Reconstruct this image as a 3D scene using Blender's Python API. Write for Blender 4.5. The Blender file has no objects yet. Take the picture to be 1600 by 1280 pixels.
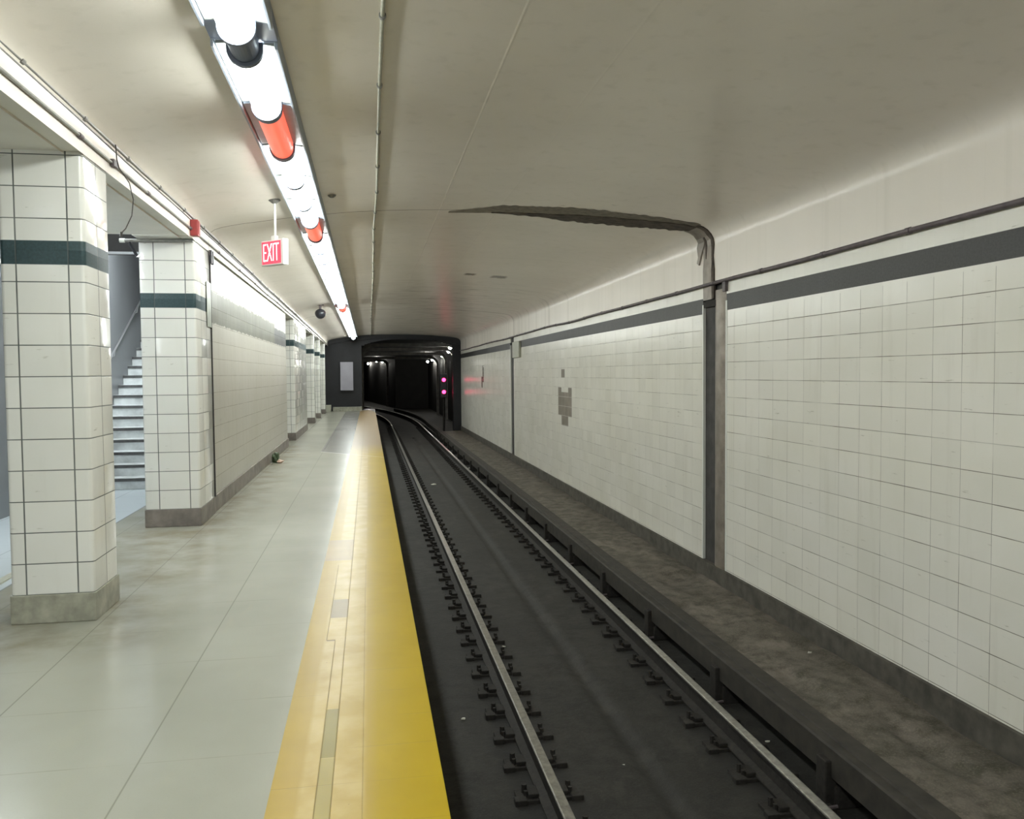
import bpy, bmesh, math, random
from math import sin, cos, pi, radians
from mathutils import Vector, Matrix, noise

random.seed(11)
scene = bpy.context.scene
COL = scene.collection

# ------------------------------------------------------------------ camera
EYE = 1.57
cd = bpy.data.cameras.new('camera')
cd.sensor_width = 36.0
cd.sensor_fit = 'HORIZONTAL'
cd.lens = 36.0 * 1290.0 / 1600.0
cd.clip_start = 0.05
cd.clip_end = 400
cam = bpy.data.objects.new('camera', cd)
COL.objects.link(cam)
_yaw, _pitch, _roll = radians(9.822872), radians(2.476399), -0.008
_f = Vector((sin(_yaw) * cos(_pitch), cos(_yaw) * cos(_pitch), -sin(_pitch)))
_r = Vector((cos(_yaw), -sin(_yaw), 0))
_u = _r.cross(_f)
_r2 = _r * cos(_roll) + _u * sin(_roll)
_u2 = -_r * sin(_roll) + _u * cos(_roll)
m3 = Matrix((_r2, _u2, -_f)).transposed()
cam.matrix_world = Matrix.Translation((0, 0, EYE)) @ m3.to_4x4()
scene.camera = cam

# ------------------------------------------------------------------ world and exposure
w = bpy.data.worlds.new('world')
scene.world = w
w.use_nodes = True
w.node_tree.nodes['Background'].inputs[0].default_value = (0.5, 0.55, 0.6, 1)
w.node_tree.nodes['Background'].inputs[1].default_value = 0.0
vs = scene.view_settings
vs.view_transform = 'Standard'
vs.look = 'None'
vs.gamma = 1.0
vs.use_curve_mapping = False
vs.exposure = 0.46
LAMP = 25.0        # strength of the lit tubes
RED = 0.75          # strength of the red tubes

# ------------------------------------------------------------------ node helpers
class NT:
    def __init__(self, name):
        self.m = bpy.data.materials.new(name)
        self.m.use_nodes = True
        self.t = self.m.node_tree
        self.b = self.t.nodes['Principled BSDF']
    def n(self, kind, **kw):
        x = self.t.nodes.new(kind)
        for k, v in kw.items():
            setattr(x, k, v)
        return x
    def put(self, sock, v):
        if v is None:
            return
        if hasattr(v, 'is_linked') or hasattr(v, 'links'):
            self.t.links.new(v, sock)
        else:
            if hasattr(sock.default_value, '__len__') and len(sock.default_value) == 4 and len(v) == 3:
                v = tuple(v) + (1,)
            sock.default_value = v
    def math(self, op, a, b=None, c=None, clamp=False):
        x = self.n('ShaderNodeMath', operation=op)
        x.use_clamp = clamp
        for i, v in enumerate((a, b, c)):
            if v is not None:
                self.put(x.inputs[i], v)
        return x.outputs[0]
    def mix(self, fac, a, b, mode='MIX'):
        x = self.n('ShaderNodeMix', data_type='RGBA', blend_type=mode)
        self.put(x.inputs[0], fac)
        self.put(x.inputs[6], a)
        self.put(x.inputs[7], b)
        return x.outputs[2]
    def noise(self, vec, scale, detail=4, rough=0.55):
        x = self.n('ShaderNodeTexNoise')
        self.put(x.inputs['Vector'], vec)
        x.inputs['Scale'].default_value = scale
        x.inputs['Detail'].default_value = detail
        x.inputs['Roughness'].default_value = rough
        return x.outputs[0]
    def ramp(self, fac, stops):
        x = self.n('ShaderNodeValToRGB')
        e = x.color_ramp.elements
        while len(e) < len(stops):
            e.new(0.5)
        for i, (p, c) in enumerate(stops):
            e[i].position = p
            e[i].color = tuple(c) + (1,) if len(c) == 3 else c
        self.put(x.inputs[0], fac)
        return x.outputs[0]
    def mr(self, v, a, b, c=0.0, d=1.0):
        x = self.n('ShaderNodeMapRange')
        for i, q in enumerate((v, a, b, c, d)):
            self.put(x.inputs[i], q)
        return x.outputs[0]
    def obj(self):
        return self.n('ShaderNodeTexCoord').outputs['Object']
    def uv(self):
        s = self.n('ShaderNodeSeparateXYZ')
        self.t.links.new(self.n('ShaderNodeTexCoord').outputs['UV'], s.inputs[0])
        return s.outputs[0], s.outputs[1]
    def scalev(self, vec, s):
        x = self.n('ShaderNodeVectorMath', operation='MULTIPLY')
        self.put(x.inputs[0], vec)
        x.inputs[1].default_value = s
        return x.outputs[0]
    def xyz(self, x, y, z=0.0):
        c = self.n('ShaderNodeCombineXYZ')
        self.put(c.inputs[0], x); self.put(c.inputs[1], y); self.put(c.inputs[2], z)
        return c.outputs[0]
    def bump(self, h, strength, dist=0.01, prev=None):
        x = self.n('ShaderNodeBump')
        x.inputs['Strength'].default_value = strength
        x.inputs['Distance'].default_value = dist
        self.put(x.inputs['Height'], h)
        if prev is not None:
            self.put(x.inputs['Normal'], prev)
        return x.outputs[0]
    def out(self, color=None, rough=None, metal=None, normal=None, spec=None):
        self.put(self.b.inputs['Base Color'], color)
        self.put(self.b.inputs['Roughness'], rough)
        self.put(self.b.inputs['Metallic'], metal)
        self.put(self.b.inputs['Normal'], normal)
        self.put(self.b.inputs['Specular IOR Level'], spec)
        return self.m
    def rect(self, u, v, u0, u1, v0, v1, soft=0.004):
        a = self.mr(u, u0 - soft, u0 + soft)
        b = self.mr(u, u1 - soft, u1 + soft, 1.0, 0.0)
        c = self.mr(v, v0 - soft, v0 + soft)
        d = self.mr(v, v1 - soft, v1 + soft, 1.0, 0.0)
        return self.math('MULTIPLY', self.math('MULTIPLY', a, b), self.math('MULTIPLY', c, d))
    def line(self, u, pitch, off, thick):
        f = self.math('FRACT', self.math('DIVIDE', self.math('SUBTRACT', u, off - pitch / 2), pitch))
        a = self.math('MULTIPLY', self.math('ABSOLUTE', self.math('SUBTRACT', f, 0.5)), pitch)
        return self.mr(a, thick * 0.4, thick * 0.75, 1.0, 0.0)

def plain(name, col, rough=0.5, metal=0.0, var=0.0, scale=20, bump=0.0, spec=None):
    k = NT(name)
    c = col
    nm = None
    if var or bump:
        o = k.obj()
        n = k.noise(o, scale)
        if var:
            lo = tuple(x * (1 - var) for x in col)
            hi = tuple(min(1, x * (1 + var)) for x in col)
            c = k.mix(k.mr(n, 0.3, 0.7), lo, hi)
        if bump:
            nm = k.bump(n, bump, 0.01)
    return k.out(c, rough, metal, nm, spec)

def emis(name, col, s, base=(0.8, 0.8, 0.8), rough=0.4):
    k = NT(name)
    k.b.inputs['Emission Color'].default_value = tuple(col) + (1,)
    k.b.inputs['Emission Strength'].default_value = s
    return k.out(base, rough)

def tile_mat(name, pw, uoff, ph, voff, tu, tv, body=(0.78, 0.775, 0.735), band=None, bandcol=(0.03, 0.055, 0.06),
             grout=(0.16, 0.16, 0.13), rough=0.16, patches=(), streak=0.25, jfade=0.0, top_nojoint=None, tilt=0.16, spec=0.5):
    k = NT(name)
    u, v = k.uv()
    ju = k.line(u, pw, uoff, tu)
    jv = k.line(v, ph, voff, tv)
    tid = k.xyz(k.math('FLOOR', k.math('DIVIDE', k.math('SUBTRACT', u, uoff), pw)),
                k.math('FLOOR', k.math('DIVIDE', k.math('SUBTRACT', v, voff), ph)))
    wn = k.n('ShaderNodeTexWhiteNoise', noise_dimensions='3D')
    k.put(wn.inputs['Vector'], tid)
    val = k.mr(wn.outputs['Value'], 0.0, 1.0, 0.965, 1.02)
    uvv = k.xyz(u, v)
    big = k.noise(uvv, 0.9, 3)
    st = k.noise(k.xyz(k.math('MULTIPLY', u, 9.0), k.math('MULTIPLY', v, 0.8)), 1.0, 4)
    c = k.mix(k.mr(big, 0.35, 0.7), body, tuple(x * y for x, y in zip(body, (0.93, 0.93, 0.90))))
    c = k.mix(1.0, c, k.xyz(val, val, val), 'MULTIPLY')
    c = k.mix(k.math('MULTIPLY', k.mr(st, 0.55, 0.85), streak), c, (0.36, 0.32, 0.22))
    # fine scuffs
    sc = k.noise(k.xyz(k.math('MULTIPLY', u, 3.0), k.math('MULTIPLY', v, 16.0)), 1.6, 5, 0.6)
    c = k.mix(k.math('MULTIPLY', k.mr(sc, 0.66, 0.72), 0.4), c, (0.22, 0.20, 0.13))
    jn = k.mr(k.noise(uvv, 2.2, 3), 0.3, 0.65, 0.35 if jfade else 0.8, 1.0)
    j = k.math('MULTIPLY', k.math('MAXIMUM', k.math('MULTIPLY', ju, 1.0 - jfade), jv), jn)
    if band:
        inb = k.math('MULTIPLY', k.mr(v, band[0] - .002, band[0] + .002), k.mr(v, band[1] - .002, band[1] + .002, 1.0, 0.0))
        above = k.mr(v, band[0] - .03, band[0] - .029, 1.0, 0.0) if top_nojoint else None
        bn = k.noise(uvv, 60, 2)
        bc = k.mix(k.mr(bn, 0.3, 0.7), tuple(x * .8 for x in bandcol), tuple(x * 1.25 for x in bandcol))
        if above is not None:
            j = k.math('MULTIPLY', j, above)
        else:
            # the horizontal joints do not run through the band
            j = k.math('MAXIMUM', k.math('MULTIPLY', j, k.math('SUBTRACT', 1.0, inb)), k.math('MULTIPLY', ju, k.math('MULTIPLY', inb, 0.8)))
        c = k.mix(inb, c, bc)
    c = k.mix(j, c, grout)
    en = k.math('MULTIPLY', k.math('SUBTRACT', k.noise(uvv, 5.0, 4), 0.5), 0.10)
    for (u0, u1, v0, v1, pc, ragged) in patches:
        vv = k.math('ADD', v, en) if ragged else v
        msk = k.rect(u, vv, u0, u1, v0, v1, 0.006)
        pn = k.mix(k.mr(k.noise(uvv, 2.5, 4), 0.3, 0.7), pc, tuple(x * 1.35 for x in pc))
        c = k.mix(msk, c, pn)
    rr = k.mix(j, (rough,) * 3, (0.8,) * 3)
    if band:
        rr = k.mix(inb, rr, (0.5,) * 3)
    hb = k.math('MULTIPLY', j, -1.0)
    nb = k.bump(hb, 0.6, 0.002)
    wv = k.noise(uvv, 6.0, 2)
    nb = k.bump(wv, 0.12, 0.02, nb)
    # every tile is set at a very slightly different angle
    wc = k.n('ShaderNodeSeparateColor'); k.put(wc.inputs[0], wn.outputs['Color'])
    lu = k.math('SUBTRACT', k.math('FRACT', k.math('DIVIDE', k.math('SUBTRACT', u, uoff), pw)), 0.5)
    lv = k.math('SUBTRACT', k.math('FRACT', k.math('DIVIDE', k.math('SUBTRACT', v, voff), ph)), 0.5)
    tl = k.math('ADD', k.math('MULTIPLY', k.math('SUBTRACT', wc.outputs[0], 0.5), k.math('MULTIPLY', lu, pw)),
                k.math('MULTIPLY', k.math('SUBTRACT', wc.outputs[1], 0.5), k.math('MULTIPLY', lv, ph)))
    tb = k.n('ShaderNodeBump'); tb.inputs['Strength'].default_value = 1.0; tb.inputs['Distance'].default_value = tilt
    k.put(tb.inputs['Height'], tl); k.put(tb.inputs['Normal'], nb)
    nb = tb.outputs[0]
    return k.out(c, rr, 0.0, nb, spec)

# ------------------------------------------------------------------ mesh helpers
def tag(o, label=None, cat=None, group=None, kind=None):
    if label: o['label'] = label
    if cat: o['category'] = cat
    if group: o['group'] = group
    if kind: o['kind'] = kind
    return o

def obj(name, bm, mat, parent=None, smooth=False, uv=None, loc=None):
    me = bpy.data.meshes.new(name)
    bmesh.ops.recalc_face_normals(bm, faces=bm.faces)
    if uv:
        ul = bm.loops.layers.uv.new('UVMap')
        for f in bm.faces:
            for l in f.loops:
                l[ul].uv = uv(l.vert.co, f.normal)
    bm.to_mesh(me)
    bm.free()
    for x in (mat if isinstance(mat, (list, tuple)) else [mat]):
        me.materials.append(x)
    if smooth:
        for p in me.polygons:
            p.use_smooth = True
    o = bpy.data.objects.new(name, me)
    COL.objects.link(o)
    if parent is not None:
        o.parent = parent
    if loc is not None:
        o.location = loc
    return o

def smooth_angle(o, deg=40):
    me = o.data
    for p in me.polygons:
        p.use_smooth = True
    bm = bmesh.new(); bm.from_mesh(me)
    for e in bm.edges:
        if len(e.link_faces) == 2 and e.calc_face_angle(0) > radians(deg):
            e.smooth = False
    bm.to_mesh(me); bm.free()
    return o

def empty(name, loc=(0, 0, 0), rz=0.0):
    o = bpy.data.objects.new(name, None)
    o.empty_display_size = 0.1
    COL.objects.link(o)
    o.location = loc
    o.rotation_euler = (0, 0, rz)
    return o

def box(bm, x0, x1, y0, y1, z0, z1, bev=0.0, mi=0):
    vs_ = [bm.verts.new((x, y, z)) for z in (z0, z1) for y in (y0, y1) for x in (x0, x1)]
    idx = [(0, 2, 3, 1), (4, 5, 7, 6), (0, 1, 5, 4), (2, 6, 7, 3), (0, 4, 6, 2), (1, 3, 7, 5)]
    fs = [bm.faces.new([vs_[i] for i in t]) for t in idx]
    for f in fs:
        f.material_index = mi
    if bev:
        es = list({e for f in fs for e in f.edges})
        r = bmesh.ops.bevel(bm, geom=es, offset=bev, segments=2, affect='EDGES', profile=0.6)
        for f in r['faces']:
            f.material_index = mi
    return bm

def BM():
    return bmesh.new()

def tube(bm, pts, r, seg=10, closed_ends=True, radii=None, mi=0):
    pts = [Vector(p) for p in pts]
    rings = []
    n = len(pts)
    prev_a = None
    for i, p in enumerate(pts):
        d = (pts[min(i + 1, n - 1)] - pts[max(i - 1, 0)]).normalized()
        a = prev_a - d * prev_a.dot(d) if prev_a is not None else (Vector((0, 0, 1)) if abs(d.z) < .9 else Vector((1, 0, 0)))
        a = (a - d * a.dot(d)).normalized()
        prev_a = a
        b = d.cross(a)
        rr = radii[i] if radii else r
        rings.append([bm.verts.new(p + (a * cos(2 * pi * k / seg) + b * sin(2 * pi * k / seg)) * rr) for k in range(seg)])
    for i in range(n - 1):
        for k in range(seg):
            f = bm.faces.new((rings[i][k], rings[i][(k + 1) % seg], rings[i + 1][(k + 1) % seg], rings[i + 1][k]))
            f.material_index = mi
    if closed_ends:
        for q in (rings[0], rings[-1]):
            f = bm.faces.new(q); f.material_index = mi
    return bm

def sweep(bm, prof, path, closed=True, caps=True):
    """prof: list of (dx, z); path: list of (x, y, z, heading)"""
    rings = []
    for (x, y, z, h) in path:
        rings.append([bm.verts.new((x + dx * cos(h), y + dx * sin(h), z + dz)) for dx, dz in prof])
    n = len(prof)
    for a, b in zip(rings, rings[1:]):
        for k in range(n if closed else n - 1):
            bm.faces.new((a[k], a[(k + 1) % n], b[(k + 1) % n], b[k]))
    if closed and caps:
        bm.faces.new(rings[0]); bm.faces.new(rings[-1])
    return bm

def dup(root, loc, rz=None):
    r = root.copy(); COL.objects.link(r); r.location = loc
    if rz is not None: r.rotation_euler = (0, 0, rz)
    for ch in list(root.children):
        c = ch.copy(); COL.objects.link(c); c.parent = r
        for g in list(ch.children):
            d = g.copy(); COL.objects.link(d); d.parent = c
    return r

ORD = ['first', 'second', 'third', 'fourth', 'fifth', 'sixth', 'seventh', 'eighth', 'ninth', 'tenth', 'eleventh',
       'twelfth', 'thirteenth', 'fourteenth', 'fifteenth', 'sixteenth', 'seventeenth', 'eighteenth', 'nineteenth']

Y0, YE = -13.0, 37.0
XW = 4.09           # right wall
XC = -1.75          # track side of the columns
XL = -4.05          # side wall beyond the columns
def drop(y):
    return max(0.0, y - 9.0) * 0.0045

PTS = [(-1.75, 2.975), (-1.75, 3.10), (-1.745, 3.15), (-1.725, 3.19), (-1.68, 3.222), (-1.61, 3.245), (-1.50, 3.268), (-1.37, 3.29),
       (-1.0, 3.343), (-.66, 3.385), (-.35, 3.418), (-.09, 3.44), (.2, 3.456), (.5, 3.467), (1.09, 3.475), (1.8, 3.47), (2.45, 3.45), (2.85, 3.427), (3.2, 3.40),
       (3.55, 3.368), (3.75, 3.345), (3.86, 3.328), (3.95, 3.303), (4.01, 3.27), (4.055, 3.22), (4.08, 3.165), (4.09, 3.10), (4.09, 2.64)]
def cz(x, y=0):
    for (a, za), (b, zb) in zip(PTS, PTS[1:]):
        if b > a and a <= x <= b:
            return za + (zb - za) * (x - a) / (b - a) - drop(y)
    return 3.0 - drop(y)

# ------------------------------------------------------------------ materials
M = {}
M['tile_col'] = tile_mat('cream_tile_columns', .305, 0.0, .1985, .186, .0075, .0055, band=(2.28, 2.43), bandcol=(0.022, 0.05, 0.055),
                         grout=(0.07, 0.08, 0.075), rough=0.13, streak=0.12)
RW_PATCH = []
_g = 4.855
def tY(n): return _g + .305 * n
for (a, b, z0, z1) in ((41, 42, 1.07, 1.27), (38, 39, 1.07, 1.27), (39, 41, 1.07, 1.17), (38, 42, .87, 1.07), (38, 42, .667, .87),
                       (39, 41, .46, .667), (40, 41, 1.48, 1.66)):
    RW_PATCH.append((tY(a), tY(b), z0, z1, (0.25, 0.225, 0.19), False))
RW_PATCH.append((tY(81), tY(82), 1.27, 1.88, (0.15, 0.13, 0.11), False))
RW_PATCH.append((tY(82), tY(83), 1.07, 1.475, (0.15, 0.13, 0.11), False))
M['tile_rw'] = tile_mat('cream_tile_track_wall', .305, _g, .2025, .0655, .004, .0045, body=(0.79, 0.77, 0.70), band=(2.285, 2.475),
                        bandcol=(0.038, 0.038, 0.037), grout=(0.10, 0.08, 0.05), rough=0.26, patches=RW_PATCH, top_nojoint=True, streak=0.18, jfade=0.25, tilt=0.02)
# the infill wall: the green band is partly painted over in olive grey
M['tile_infill'] = tile_mat('cream_tile_infill', .305, 9.87, .1985, .186, .003, .004, body=(0.51, 0.495, 0.445), band=(2.28, 2.281),
                            grout=(0.25, 0.22, 0.17), rough=0.36, streak=0.3, jfade=0.3, tilt=0.02, spec=0.3,
                            patches=[(9.2, 16.6, 2.19, 2.56, (0.115, 0.115, 0.085), True), (16.6, 19.2, 2.19, 2.50, (0.045, 0.048, 0.048), True)])

def paint_mat():
    k = NT('cream_ceiling_paint')
    u, v = k.uv()
    p = k.xyz(u, v)
    a = k.noise(p, 0.6, 4)
    b = k.noise(p, 7.0, 5)
    c = k.mix(k.mr(a, 0.3, 0.7), (0.79, 0.735, 0.655), (0.86, 0.80, 0.72))
    c = k.mix(k.math('MULTIPLY', k.mr(b, 0.55, 0.8), 0.18), c, (0.40, 0.37, 0.28))
    # construction joints across the vault: slightly skew dark lines
    sk = k.math('ADD', v, k.math('MULTIPLY', u, 0.07))
    wob = k.math('MULTIPLY', k.math('SUBTRACT', k.noise(p, 3.0, 3), 0.5), 0.03)
    sk = k.math('ADD', sk, wob)
    for (yy, th, dk) in ((9.68, .016, .75), (13.4, .008, .25), (17.0, .012, .35), (20.4, .010, .3), (23.5, .035, .75), (28.0, .02, .35), (32.5, .02, .4)):
        msk = k.mr(k.math('ABSOLUTE', k.math('SUBTRACT', sk, yy)), th * .5, th, dk, 0.0)
        msk = k.math('MULTIPLY', msk, k.mr(k.noise(p, 1.3, 3), 0.3, 0.5, 0.55, 1.0))
        c = k.mix(msk, c, (0.13, 0.11, 0.085))
    # spalled flecks behind the peeling strip
    for (x0, x1, y0, y1) in ((1.80, 2.0, 15.3, 15.62), (2.33, 2.62, 15.5, 15.85)):
        wv = k.math('ADD', v, k.math('MULTIPLY', k.math('SUBTRACT', k.noise(p, 9.0, 4), 0.5), 0.35))
        c = k.mix(k.math('MULTIPLY', k.rect(u, wv, x0, x1, y0, y1, 0.03), 0.8), c, (0.15, 0.13, 0.10))
    fl = k.noise(k.xyz(k.math('MULTIPLY', u, 1.2), k.math('MULTIPLY', v, 3.0)), 3.0, 4, 0.6)
    zone = k.rect(u, v, 1.2, 4.0, 8.75, 9.5, 0.3)
    c = k.mix(k.math('MULTIPLY', zone, k.mr(fl, 0.68, 0.73)), c, (0.17, 0.15, 0.12))
    # dried dirt streaks far down the vault
    fs = k.noise(k.xyz(k.math('MULTIPLY', u, 1.0), k.math('MULTIPLY', v, 2.2)), 1.6, 4, 0.6)
    zone = k.rect(u, v, 0.3, 4.0, 17.0, 37.5, 1.5)
    c = k.mix(k.math('MULTIPLY', zone, k.mr(fs, 0.52, 0.75, 0.0, 0.6)), c, (0.26, 0.22, 0.17))
    h = k.noise(p, 1.1, 2)
    rl = k.math('ADD', k.mr(k.math('ABSOLUTE', k.math('SUBTRACT', u, 0.837)), 0.0, 0.012, 1.0, 0.0),
                k.mr(k.math('ABSOLUTE', k.math('SUBTRACT', u, 1.503)), 0.0, 0.012, 0.5, 0.0))
    nb = k.bump(h, 0.35, 0.03)
    nb = k.bump(k.noise(p, 45.0, 3), 0.08, 0.004, nb)
    nb = k.bump(rl, 0.5, 0.004, nb)
    return k.out(c, 0.27, 0.0, nb)
M['paint'] = paint_mat()
M['soffit'] = plain('cream_soffit_paint', (0.80, 0.79, 0.73), 0.45, 0, 0.07, 1.6, 0.1)
M['plinth'] = plain('grey_stone_plinth', (0.34, 0.335, 0.27), 0.4, 0, 0.3, 9, 0.1)
M['plinth_dark'] = plain('mauve_grey_stone_plinth', (0.20, 0.175, 0.155), 0.45, 0, 0.35, 6, 0.1)

def floor_mat():
    k = NT('platform_terrazzo')
    o = k.obj()
    s = k.n('ShaderNodeSeparateXYZ'); k.put(s.inputs[0], o)
    x, y = s.outputs[0], s.outputs[1]
    a = k.noise(o, 0.8, 4)
    b = k.noise(o, 160.0, 2)
    d = k.noise(k.scalev(o, (6, 1.0, 1)), 2.5, 4)
    c = k.mix(k.mr(a, 0.3, 0.7), (0.295, 0.293, 0.243), (0.355, 0.352, 0.295))
    c = k.mix(k.math('MULTIPLY', k.mr(b, 0.6, 0.72), 0.35), c, (0.28, 0.27, 0.2))
    c = k.mix(k.math('MULTIPLY', k.mr(d, 0.55, 0.8), 0.18), c, (0.38, 0.36, 0.25))
    # trodden dirt along the column line and beside the infill wall
    e = k.noise(o, 2.6, 5, 0.6)
    z = k.rect(x, y, -2.6, -1.35, 5.0, 19.0, 0.25)
    c = k.mix(k.math('MULTIPLY', z, k.mr(e, 0.40, 0.68, 0.0, 0.75)), c, (0.20, 0.165, 0.10))
    # side hall floor is paler and bluish, its cool light put into the colour
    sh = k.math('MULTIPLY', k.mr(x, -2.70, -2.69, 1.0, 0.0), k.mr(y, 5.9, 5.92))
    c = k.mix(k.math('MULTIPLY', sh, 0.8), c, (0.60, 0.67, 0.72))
    j = k.line(x, .764, -.948, .006)
    j2 = k.math('MULTIPLY', k.line(y, .61, 3.5, .005), k.mr(k.noise(o, 1.7, 3), 0.42, 0.6, 0.0, 0.4))
    sj = k.math('MULTIPLY', k.mr(k.math('ABSOLUTE', k.math('SUBTRACT', x, -2.70)), .006, .012, 1.0, 0.0), 0.7)
    j = k.math('MAXIMUM', k.math('MAXIMUM', k.math('MULTIPLY', j, 0.55), j2), sj)
    c = k.mix(j, c, (0.14, 0.13, 0.10))
    # metal joint strip across the far platform
    far = k.math('MULTIPLY', k.mr(k.math('ADD', y, k.math('MULTIPLY', x, 1.2)), 16.1, 16.2), k.mr(x, -1.0, -0.98))
    c = k.mix(k.math('MULTIPLY', far, 0.6), c, (0.17, 0.165, 0.17))
    js = k.mr(k.math('ABSOLUTE', k.math('SUBTRACT', k.math('ADD', y, k.math('MULTIPLY', x, 1.2)), 16.15)), .02, .035, 0.8, 0.0)
    js = k.math('MULTIPLY', js, k.mr(x, -1.0, -0.98))
    c = k.mix(js, c, (0.75, 0.76, 0.7))
    h = k.noise(o, 2.0, 2)
    nb = k.bump(h, 0.10, 0.012)
    nb = k.bump(b, 0.03, 0.002, nb)
    return k.out(c, 0.25, 0, nb, 0.2)
M['floor'] = floor_mat()

def edge_mat():
    k = NT('yellow_edge_tiles')
    o = k.obj()
    s = k.n('ShaderNodeSeparateXYZ'); k.put(s.inputs[0], o)
    x, y = s.outputs[0], s.outputs[1]
    wobx = k.math('ADD', x, k.math('MULTIPLY', k.math('SUBTRACT', k.noise(o, 3.0, 3), 0.5), 0.012))
    a = k.noise(o, 1.8, 4)
    inner = k.mix(k.mr(a, 0.3, 0.7), (0.39, 0.265, 0.050), (0.43, 0.30, 0.058))  # inner half paler, lamp sheen put into the colour
    outer = k.mix(k.mr(a, 0.3, 0.7), (0.385, 0.265, 0.009), (0.43, 0.30, 0.013))
    c = k.mix(k.mr(wobx, -.05, .02), inner, outer)
    pm = k.math('MULTIPLY', k.rect(wobx, y, -.28, -.04, -6.0, 40.0, 0.01), k.mr(k.noise(o, 5.0, 4), 0.35, 0.7, 0.1, 0.6))
    c = k.mix(pm, c, (0.56, 0.44, 0.20))
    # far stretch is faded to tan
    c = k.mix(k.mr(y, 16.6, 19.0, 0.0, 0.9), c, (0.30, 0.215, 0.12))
    # replaced tiles
    for (x0, x1, y0, y1, pc) in ((-.40, -.158, 7.07, 7.95, (0.33, 0.235, 0.10)), (-.266, -.159, 5.39, 5.83, (0.22, 0.155, 0.06)),
                                 (-.219, -.160, 3.40, 3.90, (0.21, 0.165, 0.03)), (-.218, -.161, 2.6, 3.395, (0.31, 0.24, 0.06))):
        c = k.mix(k.rect(x, y, x0, x1, y0, y1, .002), c, k.mix(k.mr(a, 0.3, .7), pc, tuple(q * 1.2 for q in pc)))
    # joints
    j = k.math('MULTIPLY', k.mr(k.math('ABSOLUTE', k.math('SUBTRACT', x, -.16)), .001, .003, 1.0, 0.0), 0.8)
    j1 = k.math('MULTIPLY', k.mr(k.math('ABSOLUTE', k.math('SUBTRACT', x, -.218)), .001, .003, 0.8, 0.0), k.mr(y, 4.9, 4.95, 1.0, 0.0))
    j2 = k.math('MULTIPLY', k.mr(k.math('ABSOLUTE', k.math('SUBTRACT', x, -.268)), .001, .003, 0.8, 0.0), k.rect(x, y, -1, 1, 4.93, 6.9, .01))
    j3 = k.math('MULTIPLY', k.mr(k.math('ABSOLUTE', k.math('SUBTRACT', x, -.046)), .001, .003, 0.4, 0.0), k.mr(y, 7.0, 7.1, 1.0, 0.0))
    j4 = k.math('MULTIPLY', k.line(y, .305, .12, .004), k.mr(k.noise(o, 2.2, 2), 0.45, 0.6, 0.0, 0.35))
    j5 = k.rect(x, y, -.268, -.218, 4.92, 4.94, .002)
    j = k.math('MAXIMUM', k.math('MAXIMUM', j, j1), k.math('MAXIMUM', k.math('MAXIMUM', j2, j3), k.math('MAXIMUM', j4, j5)))
    c = k.mix(j, c, (0.20, 0.14, 0.035))
    # scattered spots
    sp = k.mr(k.noise(o, 26.0, 2), 0.77, 0.79)
    c = k.mix(k.math('MULTIPLY', sp, 0.7), c, (0.15, 0.09, 0.02))
    js = k.mr(k.math('ABSOLUTE', k.math('SUBTRACT', k.math('ADD', y, k.math('MULTIPLY', x, 1.2)), 16.15)), .02, .035, 0.5, 0.0)
    c = k.mix(js, c, (0.75, 0.72, 0.55))
    nb = k.bump(k.noise(o, 4.0, 2), 0.12, 0.012)
    nb = k.bump(k.math('MULTIPLY', j, -1.0), 0.4, 0.002, nb)
    return k.out(c, 0.32, 0, nb, 0.14)
M['edge'] = edge_mat()

def bed_mat(name, c0, c1, c2, groove=False):
    k = NT(name)
    o = k.obj()
    a = k.noise(o, 1.1, 5, 0.6)
    b = k.noise(o, 6.0, 6, 0.65)
    d = k.noise(o, 70.0, 3)
    c = k.mix(k.mr(a, 0.35, 0.65), c0, c1)
    c = k.mix(k.mr(b, 0.42, 0.62), c, c2)
    e = k.noise(k.scalev(o, (1.0, 0.5, 1)), 3.3, 5, 0.65)
    c = k.mix(k.mr(e, 0.55, 0.72, 0.0, 0.7), c, tuple(x * 1.7 for x in c1))
    c = k.mix(k.math('MULTIPLY', k.mr(d, 0.5, 0.75), 0.35), c, tuple(x * 2.0 for x in c1))
    nb = k.bump(b, 0.5, 0.02)
    nb = k.bump(d, 0.3, 0.006, nb)
    if groove:
        s = k.n('ShaderNodeSeparateXYZ'); k.put(s.inputs[0], o)
        x = s.outputs[0]
        for cx in (1.13, 2.66):
            q = k.mr(k.math('ABSOLUTE', k.math('SUBTRACT', k.math('ADD', x, k.math('MULTIPLY', k.math('SUBTRACT', b, 0.5), 0.25)), cx)), .14, .30, .75, 0.0)
            c = k.mix(q, c, (0.012, 0.011, 0.010))
    return k.out(c, 0.75, 0, nb)
M['bed'] = bed_mat('track_bed_concrete', (0.012, 0.011, 0.0085), (0.024, 0.022, 0.018), (0.008, 0.0072, 0.005), True)
M['bench'] = bed_mat('dusty_bench_concrete', (0.085, 0.075, 0.058), (0.14, 0.12, 0.10), (0.05, 0.046, 0.030))
M['curb'] = plain('dark_curb', (0.075, 0.068, 0.055), 0.8, 0, 0.4, 7, 0.3)
M['steel_head'] = plain('worn_rail_head', (0.36, 0.35, 0.32), 0.32, 0.75, 0.25, 25)
M['steel_dark'] = plain('rusty_dark_steel', (0.022, 0.019, 0.016), 0.75, 0.2, 0.4, 30, 0.2)
M['board'] = plain('brown_cover_board', (0.030, 0.026, 0.020), 0.75, 0, 0.4, 8, 0.2)
M['conduit'] = plain('grey_painted_conduit', (0.24, 0.235, 0.22), 0.4, 0.3, 0.15, 30)
M['conduit_dark'] = plain('mauve_grey_conduit', (0.12, 0.10, 0.105), 0.5, 0.2, 0.3, 12)
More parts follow.
